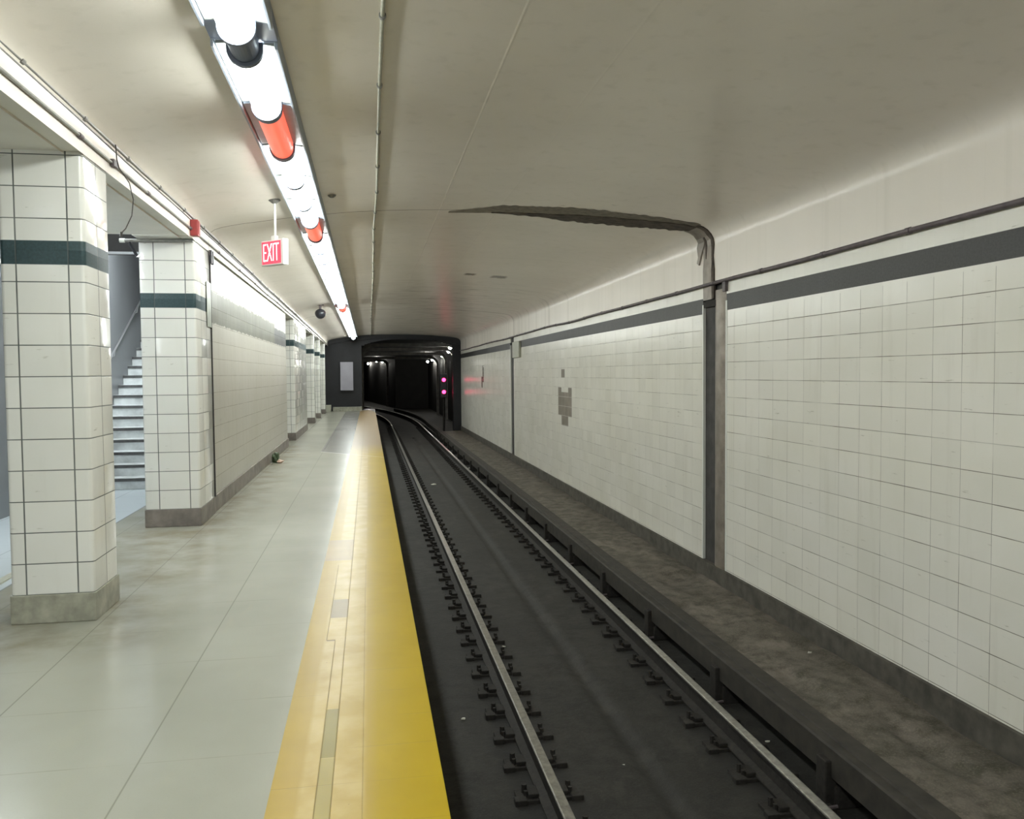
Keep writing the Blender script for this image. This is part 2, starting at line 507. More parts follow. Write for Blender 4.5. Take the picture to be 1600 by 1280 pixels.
M['conduit_cream'] = plain('cream_painted_conduit', (0.42, 0.42, 0.34), 0.4, 0, 0.15, 30)
M['wire'] = plain('dark_wire', (0.05, 0.045, 0.04), 0.5)
M['redbox'] = plain('red_box_paint', (0.36, 0.05, 0.05), 0.4, 0, 0.1, 20)
M['housing'] = plain('grey_fixture_housing', (0.30, 0.34, 0.40), 0.35, 0.1, 0.1, 15)
M['reflector'] = plain('white_reflector', (0.30, 0.32, 0.30), 0.35)
M['capmat'] = plain('blue_grey_end_cap', (0.16, 0.19, 0.27), 0.4)
M['lit'] = emis('lit_diffuser', (0.95, 1.0, 0.955), LAMP)
M['redlit'] = emis('red_diffuser', (1.0, 0.17, 0.10), RED, (0.6, 0.13, 0.09), 0.35)
M['white_metal'] = plain('white_painted_metal', (0.72, 0.73, 0.68), 0.4)
M['side_wall'] = plain('blue_grey_cladding', (0.20, 0.21, 0.22), 0.4, 0, 0.06, 1.5, 0.04)
M['shade_grey'] = plain('header_shade_grey', (0.04, 0.038, 0.036), 0.6, 0, 0.15, 3)  # near-black, the stairwell's shade put into the colour
M['step'] = plain('grey_stair_concrete', (0.58, 0.61, 0.61), 0.5, 0, 0.25, 5, 0.1)
M['nosing'] = plain('dark_stair_nosing', (0.085, 0.085, 0.085), 0.5, 0, 0.3, 12)
M['rail_metal'] = plain('brushed_handrail', (0.62, 0.63, 0.64), 0.3, 0.7)
M['black'] = plain('black_plastic', (0.03, 0.032, 0.04), 0.35)
M['portal'] = plain('black_portal_paint', (0.012, 0.012, 0.015), 0.6, 0, 0.3, 2)
M['tunnel'] = plain('dark_tunnel_concrete', (0.014, 0.013, 0.012), 0.7, 0, 0.4, 1.5, 0.2)  # near-black concrete tone
M['rib'] = plain('tunnel_rib_concrete', (0.30, 0.29, 0.27), 0.6, 0, 0.3, 3, 0.1)
M['panel'] = plain('lilac_grey_panel', (0.36, 0.35, 0.40), 0.5, 0, 0.05, 4)
M['bulb'] = emis('tunnel_bulb', (1.0, 0.97, 0.88), 220.0)
M['signal_red'] = emis('signal_red_lens', (1.0, 0.03, 0.13), 7.0, (0.5, 0.02, 0.05))
M['peel'] = plain('bare_brown_grey_plaster', (0.20, 0.175, 0.14), 0.75, 0, 0.3, 14, 0.4)
M['peel_dark'] = plain('rust_stained_joint', (0.075, 0.058, 0.045), 0.8, 0, 0.6, 11, 0.5)
M['channel'] = plain('dark_joint_channel', (0.045, 0.042, 0.040), 0.7, 0, 0.4, 6, 0.2)
M['channel_plate'] = plain('brown_joint_plate', (0.27, 0.235, 0.20), 0.45, 0.3, 0.3, 5, 0.1)
M['exit_face'] = emis('exit_red_face', (1.0, 0.045, 0.09), 0.75, (0.6, 0.03, 0.05))
M['exit_letter'] = emis('exit_letter', (1.0, 0.66, 0.66), 1.3)
M['exit_body'] = plain('exit_sign_body', (0.62, 0.60, 0.56), 0.4)
M['sign_white'] = plain('white_sign_face', (0.6, 0.6, 0.66), 0.3, 0, 0.05, 6)
M['navy'] = plain('navy_print', (0.03, 0.035, 0.12), 0.4)
M['litter_green'] = plain('green_wrapper', (0.05, 0.08, 0.035), 0.4, 0, 0.5, 30)
M['litter_pale'] = plain('pale_wrapper', (0.62, 0.45, 0.36), 0.5, 0, 0.2, 30)
M['paper'] = plain('paper_scrap', (0.55, 0.55, 0.48), 0.7)
M['cool_fill'] = emis('cool_fill_tube', (0.90, 0.97, 1.0), 190.0)  # unseen fill tubes added for the stairs and bay
M['cool_fill_dim'] = emis('cool_tube_side_hall', (0.88, 0.95, 1.0), 50.0)  # dimmer fill tubes added for the side hall

# ------------------------------------------------------------------ ceiling vault
ys = [Y0 + 0.5 * i for i in range(int((YE - Y0) / 0.5) + 1)]
bm = BM()
rows = [[bm.verts.new((x, y, z - (drop(y) if z > 2.7 else 0))) for x, z in PTS] for y in ys]
for a, b in zip(rows, rows[1:]):
    for i in range(len(PTS) - 1):
        bm.faces.new((a[i], a[i + 1], b[i + 1], b[i]))
o = obj('ceiling', bm, M['paint'], uv=lambda c, n: (c.x, c.y), smooth=True)
md = o.modifiers.new('thick', 'SOLIDIFY'); md.thickness = 0.12; md.offset = -1; md.use_rim = False
# push the shell outwards, whichever way the normals came out
_n = o.data.polygons[len(PTS) // 2].normal.z
md.offset = 1 if _n > 0 else -1
tag(o, 'cream painted vaulted ceiling over platform and track', kind='structure')

# ------------------------------------------------------------------ right wall
def wall_piece(y0, y1):
    bm = BM(); box(bm, XW, XW + .22, y0, y1, -.76, 2.64)
    o = obj('wall_right', bm, M['tile_rw'], uv=lambda c, n: (c.y, c.z) if abs(n.y) < .5 else (c.x, c.z))
    return tag(o, 'cream tiled track wall with a charcoal band', kind='structure')
wall_piece(Y0, 9.02); wall_piece(9.70, 23.22); wall_piece(23.80, YE)
bm = BM(); box(bm, XW + .22, XW + .30, Y0, YE, -1.3, 3.2)
tag(obj('wall_right', bm, M['channel']), kind='structure')
# expansion channels between the wall pieces
def channel(y0, y1, label, plate=True):
    t = empty('expansion_joint', (XW, (y0 + y1) / 2, -.76))
    tag(t, label, 'expansion joint')
    def P_(name, mat, x0, x1, a, b, z0, z1, bev=0):
        bm = BM(); box(bm, x0 - XW, x1 - XW, a - (y0 + y1) / 2, b - (y0 + y1) / 2, z0 + .76, z1 + .76, bev)
        return obj(name, bm, mat, t)
    P_('channel_back', M['channel'], XW + .03, XW + .22, y0, y1, -.76, 2.64)
    if plate:
        bm = BM()
        prof = [(0.0, 0), (-.035, .03), (-.05, .09), (-.05, .22), (-.035, .29), (0, .32)]
        yb = 9.035 - (y0 + y1) / 2
        for z in (0, 3.26):
            pass
        r0 = [bm.verts.new((.03 + q, yb + s, 0)) for q, s in prof]
        r1 = [bm.verts.new((.03 + q, yb + s, 3.30)) for q, s in prof]
        for i in range(len(prof) - 1):
            bm.faces.new((r0[i], r0[i + 1], r1[i + 1], r1[i]))
        bm.faces.new(r1)
        smooth_angle(obj('cover_plate', bm, M['channel_plate'], t), 60)
        P_('cross_clip', M['steel_dark'], XW - .012, XW + .10, 9.10, 9.66, 2.36, 2.43)
    for yy in (y0, y1):
        P_('edge_bead', M['white_metal'], XW - .006, XW + .03, yy - .018, yy + .018, -.76, 2.40, .004)
    return t
channel(9.02, 9.70, 'tall dark vertical joint channel with brown metal cover in the tiled wall')
t = channel(23.22, 23.80, 'narrow dark vertical joint far down the tiled track wall', False)
bm = BM(); box(bm, 4.02, XW, 22.1, 23.1, 2.02, 2.46, .01)
tag(obj('junction_box', bm, M['conduit_cream']), 'small cream box beside the far wall joint', 'box')

# dark kerb under the tiles
bm = BM(); box(bm, XW - .035, XW + .2, Y0, YE, -1.3, -.76)
tag(obj('baseboard_right', bm, M['curb']), kind='structure')

# ------------------------------------------------------------------ platform
bm = BM(); box(bm, XL - .1, .255, Y0, 5.9, -.22, 0)
box(bm, XL - .1, .255, 5.9, 39.0, -.22, 0)
tag(obj('floor', bm, M['floor']), 'pale glossy terrazzo platform floor', kind='structure')
# yellow strip, its own tiles 3 mm proud
bm = BM()
L = [(-.39, Y0), (.262, Y0), (.262, 31.0), (.262, 34.5), (.20, 36.0), (.06, 37.2), (-.39, 37.2)]
top = [bm.verts.new((x, y, .004)) for x, y in L]
bot = [bm.verts.new((x, y, -.10)) for x, y in L]
bm.faces.new(top); bm.faces.new(bot[::-1])
for i in range(len(L)):
    j = (i + 1) % len(L)
    bm.faces.new((top[i], top[j], bot[j], bot[i]))
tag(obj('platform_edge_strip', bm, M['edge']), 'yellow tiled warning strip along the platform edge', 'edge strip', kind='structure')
bm = BM(); box(bm, -.1, .08, Y0, 39, -1.3, -.22)
tag(obj('wall_platform', bm, M['curb']), kind='structure')

# ------------------------------------------------------------------ track bed, bench
def grid(x0, x1, nx, y0, y1, ny, fz):
    bm = BM()
    g = [[bm.verts.new((x0 + (x1 - x0) * i / nx, y0 + (y1 - y0) * j / ny, 0)) for i in range(nx + 1)] for j in range(ny + 1)]
    for r in g:
        for v in r:
            v.co.z = fz(v.co.x, v.co.y)
    for j in range(ny):
        for i in range(nx):
            bm.faces.new((g[j][i], g[j][i + 1], g[j + 1][i + 1], g[j + 1][i]))
    return bm
def bedz(x, y):
    z = -1.25 + .012 * noise.noise(Vector((x * 1.5, y * .8, 3)))
    d = abs(x - 1.925)
    if d < .09:
        z -= .045 * (1 - d / .09)
    return z
bm = grid(.0, 3.25, 75, Y0, YE, 250, bedz)
tag(obj('floor_track', bm, M['bed'], smooth=True), 'dark dirty concrete track bed', kind='structure')
def benz(x, y):
    z = -.985 + .035 * (x - 3.2) + .030 * noise.noise(Vector((x * 2.0, y * .9, 9))) + .014 * noise.noise(Vector((x * 7, y * 5, 1)))
    # pits
    for (px, py, rx, ry, dp) in ((3.75, 9.55, .30, .42, .06), (3.33, 8.5, .13, .12, .06), (3.32, 10.2, .12, .12, .05), (3.45, 6.1, .12, .45, .05), (3.7, 4.9, .12, .6, .045)):
        q = ((x - px) / rx) ** 2 + ((y - py) / ry) ** 2
        if q < 1:
            z -= dp * (1 - q) ** .6
    return z
bm = grid(3.18, XW, 26, Y0, YE, 500, benz)
e = [ed for ed in bm.edges if all(abs(v.co.x - 3.18) < 1e-5 for v in ed.verts)]
r = bmesh.ops.extrude_edge_only(bm, edges=e)
for v in [g for g in r['geom'] if isinstance(g, bmesh.types.BMVert)]:
    v.co.z = -1.3
tag(obj('floor_bench', bm, M['bench'], smooth=True), 'dusty raised concrete bench beside the track', kind='structure')

# ------------------------------------------------------------------ rails
def tx(y):
    if y < 44: return 0.0, 0.0
    R = 110.0
    a = (y - 44) / R
    return -(y - 44) ** 2 / (2 * R), math.atan2((y - 44), R)
def path(x, z, ya, yb, st):
    p = []
    y = ya
    while y <= yb + 1e-6:
        dx, h = tx(y)
        p.append((x + dx, y, z, h)); y += st
    return p
RT = -1.05
def rail(x, label):
    t = empty('running_rail', (0, 0, 0)); t.location = (x, 0, -1.225)
    tag(t, label, 'rail', 'running rails')
    web = [(-.07, 0), (.07, 0), (.07, .012), (.012, .03), (.010, .125), (.033, .14), (.036, .160), (-.036, .160), (-.033, .14), (-.010, .125), (-.012, .03), (-.07, .012)]
    bm = BM(); sweep(bm, web, [(a - x, b, 0, h) for a, b, c, h in path(x, 0, Y0, 72, 2.0)])
    obj('rail_web', bm, M['steel_dark'], t)
    head = [(-.035, .161), (.035, .161), (.034, .170), (.026, .175), (-.026, .175), (-.034, .170)]
    bm = BM(); sweep(bm, head, [(a - x, b, 0, h) for a, b, c, h in path(x, 0, Y0, 72, 2.0)])
    obj('rail_head', bm, M['steel_head'], t)
rail(1.13, 'left running rail, nearer the platform, with a worn shiny head')
rail(2.66, 'right running rail, nearer the tiled wall, with a worn shiny head')

# fasteners: plate, two clips, two bolts
def make_plate():
    bm = BM()
    box(bm, -.21, .21, -.085, .085, -.03, .018, .004)
    for s in (-1, 1):
        box(bm, s * .10 - .035, s * .10 + .035, -.06, .06, .018, .048, .006)
        tube(bm, [(s * .15, .03, .01), (s * .15, .03, .075)], .018, 6)
        tube(bm, [(s * .15, -.03, .01), (s * .15, -.03, .060)], .014, 6)
        box(bm, s * .19 - .04, s * .19 + .04, -.10, -.03, -.03, .03, .006)
    return bm
first = None
for x, lab in ((1.13, 'dark steel fastener plate under the left running rail'), (2.66, 'dark steel fastener plate under the right running rail')):
    k = 0
    y = 3.9
    while y < 44:
        loc = (x, y, -1.243)
        if first is None:
            first = obj('rail_fastener', make_plate(), M['steel_dark'], loc=loc); q = first
        else:
            q = first.copy(); COL.objects.link(q); q.location = loc
        tag(q, lab, 'rail fastener', 'fastener plates along the ' + ('left' if x < 2 else 'right') + ' rail')
        y += .46; k += 1

# third rail
t = empty('third_rail', (3.02, 0, -1.20)); tag(t, 'dark covered power rail running between the right rail and the bench', 'power rail')
def q3(prof, mat, name):
    bm = BM(); sweep(bm, prof, [(a - 3.02, b, 0, h) for a, b, c, h in path(3.02, 0, Y0, 60, 1.0)])
    return obj(name, bm, mat, t)
q3([(-.04, .10), (.04, .10), (.04, .115), (.012, .13), (.012, .20), (.035, .21), (.035, .24), (-.035, .24), (-.035, .21), (-.012, .20), (-.012, .13), (-.04, .115)], M['steel_dark'], 'conductor_rail')
q3([(-.12, .335), (-.105, .345), (-.04, .345), (-.035, .355), (.035, .355), (.04, .345), (.105, .345), (.12, .335), (.12, .16), (.10, .16), (.10, .32), (-.10, .32), (-.10, .15), (-.12, .15)], M['board'], 'cover_board')
for i in range(19):
    yy = 4.85 + 1.72 * i
    if yy > YE - .2: break
    bm = BM()
    box(bm, -.10, .09, yy - .09, yy + .09, -.055, .10, .015)
    box(bm, -.16, -.08, yy - .06, yy + .06, -.055, .26, .01)
    obj('insulator', bm, M['steel_dark'], t)
    if i < 8:
        bm = BM(); tube(bm, [(-.30, yy - .14, -.01), (-.12, yy - .13, .0)], .012, 6)
        obj('strap', M and bm, M['conduit_dark'], t)

# ------------------------------------------------------------------ columns and infill
def uv_col(yo_front, xo, yside):
    def f(c, n):
        if abs(n.y) >= abs(n.x) * .9:
            return (c.x - xo, c.z)
        return (c.y - yside, c.z)
    return f
def column(y0, y1, label, group=None, yside=.25, xw=.50, h=None, jog=0.0):
    t = empty('tiled_column', (XC - .008, y0, 0))
    tag(t, label, 'column', group)
    hh = 3.0 - drop(y0) if h is None else h
    bm = BM()
    bm2 = BM(); vs_ = box(bm, -xw, 0, 0, y1 - y0, .186, hh + .01)
    es = [e for e in bm.edges if abs(e.verts[0].co.z - e.verts[1].co.z) > .5]
    bmesh.ops.bevel(bm, geom=es, offset=.028, segments=4, affect='EDGES', profile=.5)
    bm2.free()
    o = obj('tiled_shaft', bm, M['tile_col'], t, uv=uv_col(0, -.405, yside))
    smooth_angle(o, 30)
    bm = BM(); box(bm, -xw - .004, .006, -.006, y1 - y0 + .006, 0, .186, .008)
    obj('stone_base', bm, M['plinth'] if y0 < 8 else M['plinth_dark'], t)
    return t
column(5.65, 6.15, 'nearest cream tiled column with a green band, standing alone', yside=.25)
c2 = column(9.05, 9.86, 'second cream tiled column, beside the staircase and joined to the tiled wall', yside=.26, xw=.55)
column(20.5, 24.4, 'long tiled pier with green band just beyond the infill wall', yside=.1)
column(27.7, 28.2, 'nearest of the three far slim tiled columns', 'far columns', yside=.25)
column(31.0, 31.5, 'middle of the three far slim tiled columns', 'far columns', yside=.25)
column(34.4, 34.9, 'farthest slim tiled column, by the dark end wall', 'far columns', yside=.25)
# green corner of the second column is scuffed: strip of brushed paint at its wall side
bm = BM(); box(bm, XC, XC + .003, 9.60, 9.85, 2.12, 2.62)
tag(obj('brushed_paint_patch', bm, plain('olive_brush_paint', (0.22, 0.25, 0.19), 0.3, 0, 0.3, 8)), 'pale olive paint smear on the second column at the band', 'paint patch')
bm = BM(); box(bm, -2.30, XC - .035, 9.87, 18.8, 0.0, 3.01)
o = obj('wall_left', bm, M['tile_infill'], uv=lambda c, n: (c.y, c.z) if abs(n.x) > .5 else (c.x, c.z))
tag(o, 'tiled infill wall along the platform with a painted-over band', kind='structure')
bm = BM(); box(bm, XC - .036, XC - .012, 9.865, 18.8, 0, .19, .005)
tag(obj('baseboard_left', bm, M['plinth_dark']), kind='structure')
bm = BM(); box(bm, XC - .02, XC + .004, 9.855, 9.872, .19, 2.95)
tag(obj('trim_1', bm, M['channel']), kind='structure')

# ------------------------------------------------------------------ soffits, fascia back
bm = BM()
box(bm, XL, XC - .008, Y0, 8.83, 2.99, 3.12)
box(bm, -2.31, XC - .008, 8.83, 18.0, 2.985, 3.12)
box(bm, -2.75, XC - .008, 18.0, 28.0, 2.935, 3.12)
box(bm, XL, XC - .008, 28.0, YE, 2.88, 3.12)
box(bm, XL, -2.75, 18.6, 28.0, 2.935, 3.12)
tag(obj('ceiling', bm, M['soffit']), 'flat cream soffit behind the columns', kind='structure')
# small moulding under the fascia

# side wall and stair well
bm = BM(); box(bm, XL - .15, XL, Y0, 38, -.2, 5.5)
tag(obj('wall_side', bm, M['side_wall']), 'blue grey clad wall behind the columns', kind='structure')
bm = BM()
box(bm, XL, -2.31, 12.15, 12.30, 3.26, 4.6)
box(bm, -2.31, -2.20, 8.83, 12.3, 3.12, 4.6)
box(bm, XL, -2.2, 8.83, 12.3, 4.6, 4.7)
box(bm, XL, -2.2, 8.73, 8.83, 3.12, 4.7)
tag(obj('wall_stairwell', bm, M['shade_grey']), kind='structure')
bm = BM(); box(bm, XL, -2.32, 12.13, 12.16, 3.25, 3.285, .004)
tag(obj('trim_3', bm, M['rail_metal']), kind='structure')
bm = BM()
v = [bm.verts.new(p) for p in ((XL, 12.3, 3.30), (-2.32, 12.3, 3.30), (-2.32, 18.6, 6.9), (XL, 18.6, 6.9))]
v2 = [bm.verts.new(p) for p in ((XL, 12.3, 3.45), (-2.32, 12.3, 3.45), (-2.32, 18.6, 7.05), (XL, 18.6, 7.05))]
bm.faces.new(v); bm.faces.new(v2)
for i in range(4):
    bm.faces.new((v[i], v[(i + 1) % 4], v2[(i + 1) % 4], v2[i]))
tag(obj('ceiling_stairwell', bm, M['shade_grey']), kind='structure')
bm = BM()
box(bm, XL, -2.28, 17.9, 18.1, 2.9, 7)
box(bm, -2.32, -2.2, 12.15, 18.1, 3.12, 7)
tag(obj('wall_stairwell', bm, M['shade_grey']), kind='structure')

t = empty('staircase', (-3.18, 12.2, 0)); tag(t, 'grey concrete staircase rising away behind the columns', 'staircase')
for i in range(17):
    bm = BM(); box(bm, -.865, .86, .28 * i, .28 * i + (.30 if i < 16 else 1.1), max(0, .16 * i - .12), .16 * (i + 1), .006)
    o = obj('step', bm, M['step'], t)
    bm = BM(); box(bm, -.86, .85, .28 * i - .012, .28 * i + .002, .16 * (i + 1) - .045, .16 * (i + 1) - .004)
    obj('nosing', bm, M['nosing'], o)
# handrail on the side wall
t = empty('handrail', (XL, 12.2, 0)); tag(t, 'bright metal handrail sloping up the grey stair wall', 'handrail')
bm = BM(); tube(bm, [(.07, -.2, .86), (.07, 0, .93), (.07, 5.2, .93 + 5.2 * .5714)], .016, 8)
smooth_angle(obj('grip_bar', bm, M['rail_metal'], t), 50)
for i in range(4):
    yy = .5 + 1.4 * i
    bm = BM(); tube(bm, [(0.0, yy, .80 + yy * .5714), (.05, yy, .82 + yy * .5714), (.07, yy, .93 + yy * .5714)], .010, 6)
    obj('bracket', bm, M['rail_metal'], t)
# unseen lamp added to light the stairs, above the header's lower edge
t = empty('added_batten_light', (-3.2, 13.0, 3.64)); tag(t, 'unseen added batten light above the stairs behind the header', 'light')
bm = BM(); box(bm, -.06, .06, -.62, .62, 0, .07, .01); o = obj('batten', bm, M['white_metal'], t)
bm = BM(); tube(bm, [(0, -.58, -.05), (0, .58, -.05)], .04, 12); fill_tube = obj('tube', bm, M['cool_fill'], t)
t.rotation_euler = (radians(29.7), 0, 0)

for yy, lab in ((2.2, 'added fill batten on the side hall soffit, nearer one'), (7.7, 'added fill batten on the side hall soffit, farther one')):  # battens added to brighten the side hall and landing
    t3 = dup(t, (-3.35, yy, 2.93)); t3.rotation_euler = (0, 0, 0); tag(t3, lab, 'light')
    for ch in t3.children:
        if ch.name.startswith('tube'):
            ch.data = ch.data.copy(); ch.data.materials[0] = M['cool_fill_dim']

t2 = dup(t, (-3.2, 9.5, 4.52)); t2.rotation_euler = (0, 0, 0)
tag(t2, 'unseen added batten light high in the raised bay before the stairs', 'light')  # added to brighten the landing floor
# far left: hanging sign, poster frame and wall rail
t = empty('hanging_sign', (-2.75, 6.3, 3.0)); tag(t, 'white hanging sign with navy marks left of the nearest column', 'sign')
bm = BM(); box(bm, -.5, .30, -.05, .05, -.52, 0, .01); obj('sign_case', bm, M['sign_white'], t)
bm = BM()
for z0, z1 in ((-.13, -.09), (-.22, -.205), (-.335, -.32), (-.44, -.415), (-.505, -.47)):
    box(bm, -.4, .29, -.054, -.05, z0, z1)
obj('sign_print', bm, M['navy'], t)
bm = BM(); box(bm, XL, XL + .02, Y0, 12.1, 2.84, 2.90, .004)
tag(obj('trim_4', bm, M['white_metal']), kind='structure')
t = empty('poster_frame', (XL, 9.2, 2.2)); tag(t, 'pale poster frame high on the blue grey side wall', 'poster frame')
bm = BM(); box(bm, 0, .03, -.9, .75, .22, .60, .006); obj('frame', bm, M['sign_white'], t)
bm = BM(); box(bm, .03, .033, -.85, .70, .26, .56); obj('sheet', bm, M['side_wall'], t)
bm = BM(); box(bm, -2.85, -2.78, 2.0, 7.35, 0, .012)
tag(obj('trim_5', bm, M['conduit_cream']), kind='structure')

# ------------------------------------------------------------------ ceiling lights
ZB, ZP = 3.215, 3.335
XLN = -.62
PL = .985
def make_fixture(lit):
    t = empty('tube_light', (XLN, 0, 3.39))
    z = lambda a: a - 3.39
    bm = BM(); box(bm, -.160, .160, 0, PL, z(ZP + .004), z(3.41), .003)
    for s in (-1, 1): box(bm, s * .164 - .008, s * .164 + .008, 0, PL, z(3.300), z(3.41), .003)
    obj('housing', bm, M['housing'], t)
    for s in (-1, 1):
        bm = BM()
        a, b = (s * .090, s * .150)
        vv = [(a, z(ZP - .004)), (b, z(ZP - .010)), (b, z(ZP + .005)), (a, z(ZP + .005))]
        r0 = [bm.verts.new((x, .02, zz)) for x, zz in vv]; r1 = [bm.verts.new((x, PL - .02, zz)) for x, zz in vv]
        for i in range(4): bm.faces.new((r0[i], r0[(i + 1) % 4], r1[(i + 1) % 4], r1[i]))
        bm.faces.new(r0); bm.faces.new(r1)
        obj('side_reflector', bm, M['reflector'] if lit else M['housing'], t)
    def U(r, ya, yb, dz=0):
        bm = BM()
        pr = [(-r, z(ZP))] + [(r * -cos(a), z(ZB + .080) + dz - (r - .002) * .98 * sin(a)) for a in [pi * i / 14 for i in range(15)]] + [(r, z(ZP))]
        r0 = [bm.verts.new((x, ya, q)) for x, q in pr]; r1 = [bm.verts.new((x, yb, q)) for x, q in pr]
        for i in range(len(pr) - 1): bm.faces.new((r0[i], r0[i + 1], r1[i + 1], r1[i]))
        bm.faces.new(r0); bm.faces.new(r1)
        return bm
    smooth_angle(obj('diffuser', U(.082, .018, PL - .018), M['lit'] if lit else M['redlit'], t), 50)
    obj('end_cap', U(.094, .0, .036), M['capmat'], t)
    obj('end_cap', U(.094, PL - .036, PL), M['capmat'], t)
    return t
P_lit = make_fixture(True)
P_red = make_fixture(False)
used = {True: False, False: False}
def put_fix(y, lit, label, group):
    src = P_lit if lit else P_red
    loc = (XLN, y, 3.39 - drop(y))
    if not used[lit]:
        src.location = loc; used[lit] = True; r = src
    else:
        r = dup(src, loc)
    tag(r, label, 'tube light', group)
seq = []
y = 4.36 - PL
n = 0
near = ['nearest lit tube visible, just before the dark blue coupler', ]
put_fix(y, True, 'glowing white tube light at the top edge, before the dark coupler', 'lit tube lights before the coupler')
for i in range(15):
    y -= PL
    put_fix(y, True, 'lit white tube light overhead, out of the frame behind the viewer', 'lit tube lights overhead')
# coupler
bm = BM(); box(bm, -.172, .172, 0, .245, -.05, .02, .003)
t = empty('light_coupler', (XLN, 4.36, 3.39)); tag(t, 'dark blue unlit coupler between the two nearest tube lights', 'light coupler')
obj('housing', bm, M['capmat'], t)
bm = BM()
r = .075
pr = [(-r, -.05)] + [(r * -cos(a), -.09 - r * sin(a)) for a in [pi * i / 14 for i in range(15)]] + [(r, -.05)]
r0 = [bm.verts.new((x, 0, q)) for x, q in pr]; r1 = [bm.verts.new((x, .245, q)) for x, q in pr]
for i in range(len(pr) - 1): bm.faces.new((r0[i], r0[i + 1], r1[i + 1], r1[i]))
bm.faces.new(r0); bm.faces.new(r1)
obj('dark_cover', bm, M['capmat'], t)
order = ['L', 'R', 'L', 'L', 'L', 'R'] + ['L'] * 7 + ['L'] * 3 + ['R'] + ['L'] * 18
y = 4.61
reds = ['nearest red tube light, second fixture from the camera', 'middle red tube light, just beyond the exit sign', 'farthest red tube light in the ceiling run']
ri = 0; ki = 0
for c in order:
    if y + PL > YE: break
    if c == 'R':
        put_fix(y, False, reds[ri], 'red tube lights'); ri += 1; ki = 0
    else:
        where = ['between the coupler and the nearest red tube', 'after the nearest red tube', 'after the middle red tube', 'after the farthest red tube'][ri]
        put_fix(y, True, 'glowing white tube light, %s in the run %s' % (ORD[ki], where) if ri else 'glowing white tube light %s' % where, 'lit white tube lights')
        ki += 1
    y += PL

# ------------------------------------------------------------------ conduits
def conduit(name, pts, r, mat, label, clip_every=None, cmat=None, cr=1.45, clen=.05, coup=None, nodir=(1, 0, 0)):
    t = empty(name, pts[0]); tag(t, label, 'conduit')
    o0 = Vector(pts[0])
    bm = BM(); tube(bm, [Vector(p) - o0 for p in pts], r, 10)
    smooth_angle(obj('pipe', bm, mat, t), 50)
    if clip_every:
        P = [Vector(p) for p in pts]
        y = P[0].y + clip_every * .6
        while y < P[-1].y - .2 and y < 30:
            for a, b in zip(P, P[1:]):
                if a.y <= y <= b.y:
                    q = a.lerp(b, (y - a.y) / (b.y - a.y)) - o0
                    break
            bm = BM(); tube(bm, [q - Vector((0, clen / 2, 0)), q + Vector((0, clen / 2, 0))], r * cr, 10)
            obj('clip', bm, cmat or mat, t)
            y += clip_every
    return t
def wob(x, z, ya, yb, st, ax, az, f=.5, dz=0.0):
    p = []; y = ya
    while y < yb + st:
        yy = min(y, yb)
        p.append((x + ax * noise.noise(Vector((yy * f, 1.7, x))), yy, z + dz * (yy - 5) - drop(yy) * (1 if x < 3 else 0) + az * noise.noise(Vector((yy * f, 7.1, z)))))
        y += st
    return p
conduit('ceiling_conduit', [(a, b, cz(.1, b) - .013) for a, b, c in wob(.105, 0, Y0, 36.9, .8, .02, 0)], .0115, M['conduit_cream'],
        'thin cream conduit along the ceiling right of the lights', 1.05, M['conduit'], 1.7, .025)
conduit('fascia_conduit', wob(-1.732, 3.195, Y0, 36.9, .8, .0, .012, dz=-.005), .0135, M['conduit'], 'upper of two grey conduits along the fascia above the columns', .95, M['conduit'], 1.5, .04)
conduit('fascia_conduit', wob(-1.740, 3.168, Y0, 36.9, .8, .0, .012, dz=-.005), .007, M['conduit'], 'thin grey conduit tucked just under the upper fascia conduit')
conduit('fascia_conduit', wob(-1.737, 3.065, Y0, 36.9, .8, .0, .014, dz=-.003), .0105, M['conduit'], 'lower of two grey conduits along the fascia above the columns', 1.6, M['conduit_dark'], 1.5, .06)
conduit('wall_conduit', wob(4.062, 2.625, Y0, 36.9, .7, .0, .022, .45), .022, M['conduit_dark'], 'mauve grey conduit above the dark band on the track wall', 1.2, M['conduit_dark'], 1.25, .05)
# bracket and clamp pieces
bm = BM(); box(bm, 4.05, XW, 8.98, 9.06, 2.50, 2.63, .008)
tag(obj('conduit_bracket', bm, M['conduit_dark']), 'small dark bracket under the wall conduit at the joint', 'bracket')
t = empty('conduit_clamp', (XC, 9.87, 2.93)); tag(t, 'black twin clamp below the fascia conduits at the wall joint', 'clamp')
for s in (-1, 1):
    bm = BM(); box(bm, 0, .03, s * .05 - .018, s * .05 + .018, -.09, .06, .006); obj('jaw', bm, M['black'], t)
bm = BM(); box(bm, 0, .012, -.07, .07, .0, .05, .003); obj('clamp_plate', bm, M['conduit_dark'], t)
# hanging wire
bm = BM(); tube(bm, [(-1.715, 6.22, 3.19), (-1.715, 6.24, 3.09), (-1.71, 6.27, 3.04), (-1.66, 6.33, 2.95), (-1.645, 6.36, 2.84), (-1.65, 6.33, 2.72), (-1.68, 6.28, 2.62), (-1.70, 6.25, 2.585)], .004, 6)
t = empty('hanging_wire', (0, 0, 0)); tag(t, 'loose thin wire dangling from the fascia conduits', 'wire')
obj('wire', bm, M['wire'], t)
bm = BM(); tube(bm, [(-1.70, 6.25, 2.59), (-1.705, 6.245, 2.555)], .009, 6); obj('wire_tip', bm, M['wire'], t)
bm = BM(); box(bm, -1.748, -1.715, 6.18, 6.27, 3.035, 3.085, .01); obj('tie', bm, M['conduit_dark'], t)
